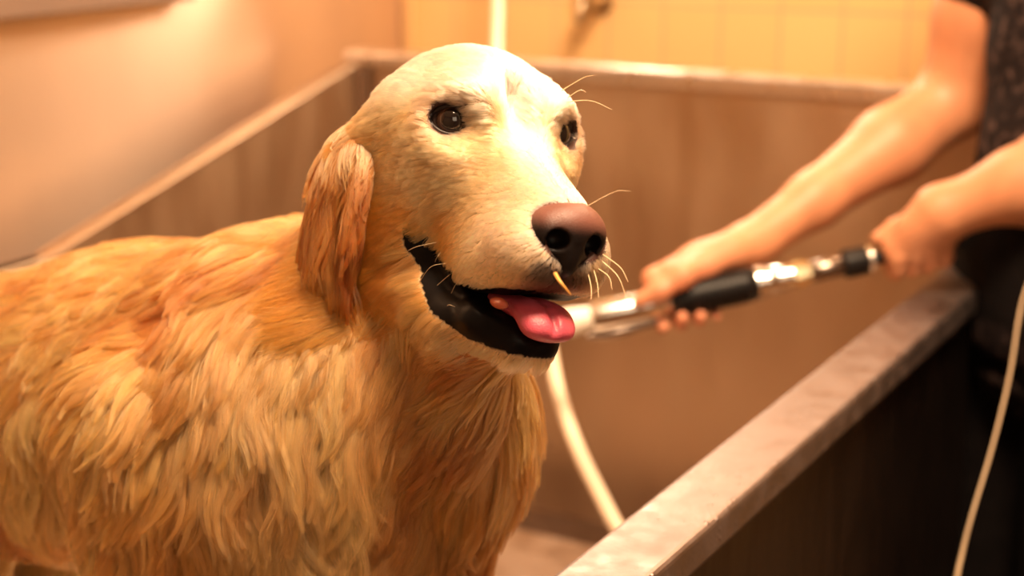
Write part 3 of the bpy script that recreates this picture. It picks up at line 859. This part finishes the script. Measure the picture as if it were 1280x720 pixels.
for k in range(14):
    s0 = .004 + k * .006; prof += [(s0, .0205), (s0 + .0035, .0205), (s0 + .0042, .0188), (s0 + .0055, .0188)]
prof += [(.092, .0205), (.098, .017)]
MB().rev(wp(.112), WA, prof, 32).build('grip', M_['black_rubber'], wand, smooth=True)
MB().rev(wp(.2085), WA, [(0, .017), (.002, .0195), (.008, .0195), (.010, .0165), (.016, .0165)], 32).build('collar', M_['chrome'], wand, smooth=True)
MB().rev(wp(.2240), WA, [(0, .0145), (.002, .0155), (.02, .0155), (.022, .0135), (.03, .0135)], 32).build('swivel_joint', M_['chrome'], wand, smooth=True)
MB().rev(wp(.2520), WA, [(0, .0135), (.001, .0165), (.012, .0165), (.014, .0135), (.020, .0135)], 8).build('hex_nut', M_['brass'], wand, smooth=True)
MB().rev(wp(.2720), WA, [(0, .011), (.002, .0125), (.036, .0125), (.038, .011)], 32).build('connector', M_['dark_metal'], wand, smooth=True)
MB().rev(wp(.3100), WA, [(0, .013), (.003, .0165), (.026, .0160), (.029, .0155)], 32).build('end_sleeve', M_['black_rubber'], wand, smooth=True)
MB().rev(wp(.3380), WA, [(0, .0155), (.001, .0165), (.005, .0165), (.006, .014)], 32).build('end_ring', M_['chrome'], wand, smooth=True)
# black hose from the wand over the rail and down outside
so = empty('supply_hose', wp(.345))
tag(so, 'black rubber hose running from the wand through the fist and over the rail', 'hose')
railpt = CR - ER * .05 + E1 * .03 + Z3 * (ZR + .008)
hpts = spline([wp(.343), wp(.375, -40, .001), wp(.43, -60, .004), railpt - E1 * .05 + Z3 * .012, railpt + Z3 * .004, railpt + E1 * .055 + Z3 * -.012, railpt + E1 * .085 - Z3 * .12, railpt + E1 * .10 - Z3 * .45, railpt + E1 * .14 - Z3 * .86], 70)
MB().tube(hpts, .0075, 14).build('hose_tube', M_['black_rubber'], so, smooth=True)

# =================================================================== PERSON
per = empty('person', P(1420, 1000, 1.75) * np.array([1, 1, 0]))
tag(per, 'person in dark speckled shirt reaching over the rail with both arms, holding the shower wand', 'person')
skinm = vcol_mat('human_skin', .48, bump=.15, bscale=700, Subsurface_Weight=.12, Subsurface_Radius=(.012, .005, .003), Subsurface_Scale=.5)
pg = Field(stretched([(.08, .55, .0026), (.55, .62, .006), (.62, 1.22, .014)]),
           stretched([(1.10, 1.30, .010), (1.30, 1.40, .006), (1.40, 1.68, .0028), (1.68, 2.02, .010)]),
           stretched([(-.01, .85, .016), (.85, .98, .008), (.98, 1.30, .0028), (1.30, 1.78, .012)]))
# arm A (far, upper in view)
shA = P(1262, -95, 1.66); elA = P(1190, 128, 1.74); wrA = P(940, 305, 1.655)
mA = elA * .68 + wrA * .32
shB = P(1440, 20, 1.45); elB = P(1345, 205, 1.50); wrB = P(1178, 266, 1.56)
pg.chain([shA, shA * .5 + elA * .5, elA, mA, elA * .3 + wrA * .7, wrA], [.060, .053, .043, .045, .031, .0265], .02)
# hand A on the wand
def hand(sk, wr, knuck_s, s_sign, rg, thA, thB, thumb, palm_th):
    """sk: along-wand positions of the four fingers; fingers arc from thA to thB round the wand"""
    r = rg + .0085
    for i, s in enumerate(sk):
        fr = [.0092, .0094, .0090, .0078][i]
        ext = [0.93, 1.05, 1.0, .82][i]
        th1 = thA + (thB - thA) * ext
        ths = np.linspace(thA, th1, 7)
        pts = [wp(s + .0, t, r + .0012 * math.sin(k * math.pi / 3)) for k, t in enumerate(ths)]
        pg.chain(pts, list(np.linspace(fr * 1.08, fr * .82, 7)), .004)
    # palm slab from wrist to knuckle row
    for i, s in enumerate(sk):
        k0 = wp(s, thA, r + .001)
        w0 = wr + WA * ((sk[i] - np.mean(sk)) * .35)
        pg.chain([w0, w0 * .45 + k0 * .55 + up_ * .004, k0], [.0215 - .001 * i, .0150, .0105], .014)
    pg.chain([thumb[0], thumb[1], thumb[2], thumb[3]], [.0165, .0125, .0105, .0085], .010)
# A: knuckles on top/far side, fingers over the far side and up under
hand([.098, .119, .140, .160], wrA, 0, 1, .0195, 100, 318, [wrA - WA * .02 - up_ * .002, wp(.128, 62, .034), wp(.100, 45, .029), wp(.076, 35, .0255)], 90)
# arm B + fist round the sleeve / hose
pg.chain([shB, shB * .5 + elB * .5, elB, elB * .6 + wrB * .4, wrB], [.058, .050, .043, .038, .0275], .02)
hand([.366, .385, .404, .421], wrB, 0, 1, .0125, 38, -190, [wrB + up_ * .002 - nearv * .012, wp(.405, 95, .036), wp(.378, 105, .028), wp(.356, 110, .021)], 60)
pg.cone(wrB, wp(.398, 50, .026), .0270, .021, .02)
# torso, head, legs
foot = lambda dx, dy: np.array([per.location[0] + dx, per.location[1] + dy, 0])
hip = (shA + shB) / 2 * np.array([1, 1, 0]) + np.array([.065, -.02, .93])
chestp = (shA + shB) / 2 + np.array([.10, .02, -.06])
neckp = (shA + shB) / 2 + np.array([.0, 0, .10]); headp = neckp + np.array([-.06, -.02, .12])
across = nrm(shA - shB)
pg.chain([hip, hip * .5 + chestp * .5, chestp], [.135, .13, .14], .06)
pg.chain([shA + np.array([.03, 0, 0]), chestp + np.array([0, 0, .05]), shB + np.array([.03, 0, 0])], [.06, .11, .06], .05)
pg.chain([chestp + np.array([-.02, 0, .08]), neckp, headp], [.075, .055, .055], .03)
pg.ell(headp + np.array([0, 0, .02]), (.092, .076, .112), .02)
Zt = 0
for s_ in (-1, 1):
    hp_ = hip + across * .09 * s_; kn = hp_ * np.array([1, 1, 0]) + np.array([-.03, 0, .5]); an = kn * np.array([1, 1, 0]) + np.array([.03, 0, .08])
    pg.chain([hp_, kn, kn * .6 + an * .4 + np.array([.01, 0, 0]), an], [.095, .062, .058, .042], .03)
    pg.cone(an - Z3 * .04, an + np.array([-.16, 0, -.05]), .04, .032, .02)
Vp, Qp = pg.nets()
pc = np.tile(np.array([.60, .27, .14]), (len(Vp), 1))
# flushed fingers and knuckles
dw = np.linalg.norm(Vp - wp(.13), axis=1); fl = np.exp(-(dw / .055) ** 2)[:, None]
pc = pc * (1 - .55 * fl) + np.array([.66, .22, .14]) * .55 * fl
dwb = np.exp(-(np.linalg.norm(Vp - wp(.39), axis=1) / .05) ** 2)[:, None]
pc = pc * (1 - .4 * dwb) + np.array([.60, .27, .15]) * .4 * dwb
pc *= (1 + .05 * hashnoise(Vp, 120, 41)[:, None])
fast_mesh('body', Vp, Qp, skinm, per, pc)
# face features (above the frame)
hair_ = Field(stretched([(headp[0] - .13, headp[0] + .14, .008)]), stretched([(headp[1] - .11, headp[1] + .11, .008)]), stretched([(headp[2] - .12, headp[2] + .17, .008)]))
hair_.ell(headp + np.array([.018, 0, .035]), (.098, .088, .112), .01); hair_.ell(headp + np.array([.075, 0, -.02]), (.05, .07, .08), .03)
hair_.cut(lambda X, Y, Z: dell(X, Y, Z, headp + A([-.09, 0, -.02]), A([.075, .07, .09])), headp - .2, headp + .2, .01)
Vx, Qx = hair_.nets(); fast_mesh('hair', Vx, Qx, simple('brown_hair', (.05, .03, .02), (.09, .05, .03), 60, .5, stretch=(1, 1, .2)), per)
for s_ in (-1, 1):
    e = headp + np.array([-.082, s_ * .031, .02])
    MB().rev(e - np.array([.012, 0, 0]), [1, 0, 0], [(0.0, .001), (.003, .009), (.01, .012), (.018, .009), (.02, .001)], 16).build('eye', simple('eye_white', (.7, .65, .6), None, 5, .2), per, smooth=True)
# shirt: sleeves stop above the frame
sg = Field(stretched([(.50, 1.25, .009)]), stretched([(1.05, 2.02, .009)]), stretched([(.80, 1.62, .010)]))
sg.chain([hip + Z3 * -.02, hip * .5 + chestp * .5, chestp], [.155, .15, .158], .06)
sg.chain([shA + np.array([.03, 0, 0]), chestp + np.array([0, 0, .05]), shB + np.array([.03, 0, 0])], [.076, .125, .076], .05)
slv = shA * .72 + elA * .28
sg.chain([shA, slv], [.078, .067], .02); sg.chain([shB, shB * .55 + elB * .45], [.078, .068], .02)
# fold of the shirt front seen at the frame's edge
sg.chain([P(1290, -60, 1.60), P(1290, 60, 1.60), P(1310, 150, 1.60)], [.04, .036, .045], .04)
sg.cut(lambda X, Y, Z: -(Z - .86), (-9, -9, .5), (9, 9, .86), .004)
Vs, Qs = sg.nets()
m, nt, b = new_mat('speckled_shirt')
rp, nz, mp, tc = noise_ramp(nt, 70, (.012, .008, .008), (.07, .045, .04), detail=3, lo=.52, hi=.66)
nt.links.new(rp.outputs[0], b.inputs['Base Color']); S(b, Roughness=.8, Specular_IOR_Level=.1)
fast_mesh('shirt', Vs, Qs, m, per)
tg_ = Field(stretched([(.45, 1.3, .011)]), stretched([(1.0, 2.05, .011)]), stretched([(.05, 1.06, .012)]))
tg_.chain([hip + Z3 * .08, hip], [.150, .155], .05)
for s_ in (-1, 1):
    hp_ = hip + across * .09 * s_; kn = hp_ * np.array([1, 1, 0]) + np.array([-.03, 0, .5]); an = kn * np.array([1, 1, 0]) + np.array([.03, 0, .12])
    tg_.chain([hp_, kn, an], [.125, .088, .072], .04)
Vtr, Qtr = tg_.nets()
fast_mesh('trousers', Vtr, Qtr, simple('black_trousers', (.005, .004, .004), (.009, .007, .007), 30, .85, Specular_IOR_Level=.08), per)
shoe = simple('black_shoe', (.01, .01, .01), None, 30, .5)
for s_ in (-1, 1):
    an = (hip + across * .09 * s_) * np.array([1, 1, 0])
    sh_ = Field(stretched([(an[0] - .27, an[0] + .13, .007)]), stretched([(an[1] - .08, an[1] + .08, .007)]), stretched([(-.02, .16, .007)]))
    sh_.cone(an + np.array([.02, 0, .055]), an + np.array([-.17, 0, .042]), .055, .045, .02); sh_.cone(an + np.array([.03, 0, .055]), an + np.array([.03, 0, .10]), .052, .05, .02)
    sh_.cut(lambda X, Y, Z: Z - .004 + 0 * X + 0 * Y, (-9, -9, -.02), (9, 9, .01), .003)
    Vq, Qq = sh_.nets(); fast_mesh('shoe', Vq, Qq, shoe, per)
# apron string at the side
stt = empty('apron_cord', P(1292, 330, 1.42))
tag(stt, 'thin pale cord hanging from the waist down beside the dark trousers to the floor', 'cord')
MB().tube(spline([P(1330, 262, 1.53), P(1296, 330, 1.47), P(1277, 381, 1.43), P(1262, 470, 1.40), P(1240, 560, 1.37), P(1216, 640, 1.34), P(1203, 690, 1.33), P(1194, 740, 1.32), P(1186, 860, 1.31), np.array([.385, 1.10, .30]), np.array([.38, 1.13, .02]), np.array([.46, 1.22, .006]), np.array([.54, 1.18, .006])], 80),
          list(np.r_[np.full(30, .0016), np.linspace(.0016, .0042, 50)]), 10).build('cord_strand', simple('pale_cord', (.40, .29, .18), (.45, .33, .2), 40, .6), stt, smooth=True)

# =================================================================== LIGHTS
def area(name, loc, target, size, power, col=(1, .68, .42), sy=None):
    l = bpy.data.lights.new(name, 'AREA'); l.energy = power; l.color = col; l.size = size
    if sy: l.shape = 'RECTANGLE'; l.size_y = sy
    o = bpy.data.objects.new(name, l); COL.objects.link(o); o.location = [float(c) for c in loc]
    o.rotation_euler = (Vector(target) - Vector([float(c) for c in loc])).to_track_quat('-Z', 'Y').to_euler()
    return o
area('ceiling_lamp', (.28, .60, 2.5), (-.05, 1.1, 1.1), .45, 54)
area('ceiling_lamp_rear', (.95, 1.75, 2.5), (.3, 1.5, 1.1), .35, 22)
def on_left_wall(px, py):
    r = P(px, py, 1.0) - CAM; t = ((RW - CAM) @ E1) / (r @ E1); q = CAM + r * t
    d = r / np.linalg.norm(r); return q, d - 2 * (d @ E1) * E1
q_, r_ = on_left_wall(262, 90); r_ = nrm(r_ * [1, 1, 0])
t_ = ((RW - q_) @ E2 - .05) / (r_ @ E2); lp = q_ + r_ * t_; lp[2] = 1.63
area('added_streak_light', lp, lp - E2 - Z3 * .25, .10, 10, (1, .80, .58), sy=.8)  # unseen light, added to reflect as an upright streak on the left wall
area('front_fill', (.55, -.75, 1.95), (0, 1.0, 1.15), .8, 4, (1, .76, .52))  # added fill light behind the camera; the room has no window
w = bpy.data.worlds.new('world'); SC.world = w; w.use_nodes = True
w.node_tree.nodes['Background'].inputs[0].default_value = (1, .72, .48, 1); w.node_tree.nodes['Background'].inputs[1].default_value = .02

# =================================================================== CAMERA
cd = bpy.data.cameras.new('camera'); cam = bpy.data.objects.new('camera', cd); COL.objects.link(cam)
cd.sensor_width = 36; cd.lens = FPX / 1280 * 36; cd.clip_start = .02
cam.location = CAM; cam.rotation_euler = (math.radians(90) - PITCH, 0, 0)
cd.dof.use_dof = True; cd.dof.focus_distance = .875; cd.dof.aperture_fstop = 3.6
SC.camera = cam
SC.view_settings.view_transform = 'Standard'; SC.view_settings.look = 'None'
SC.view_settings.gamma = 1; SC.view_settings.use_curve_mapping = False
SC.view_settings.exposure = 0.48
SC.cycles.max_bounces = 10
try: SC.cycles_curves.shape = 'RIBBONS'
except Exception as ex: pass
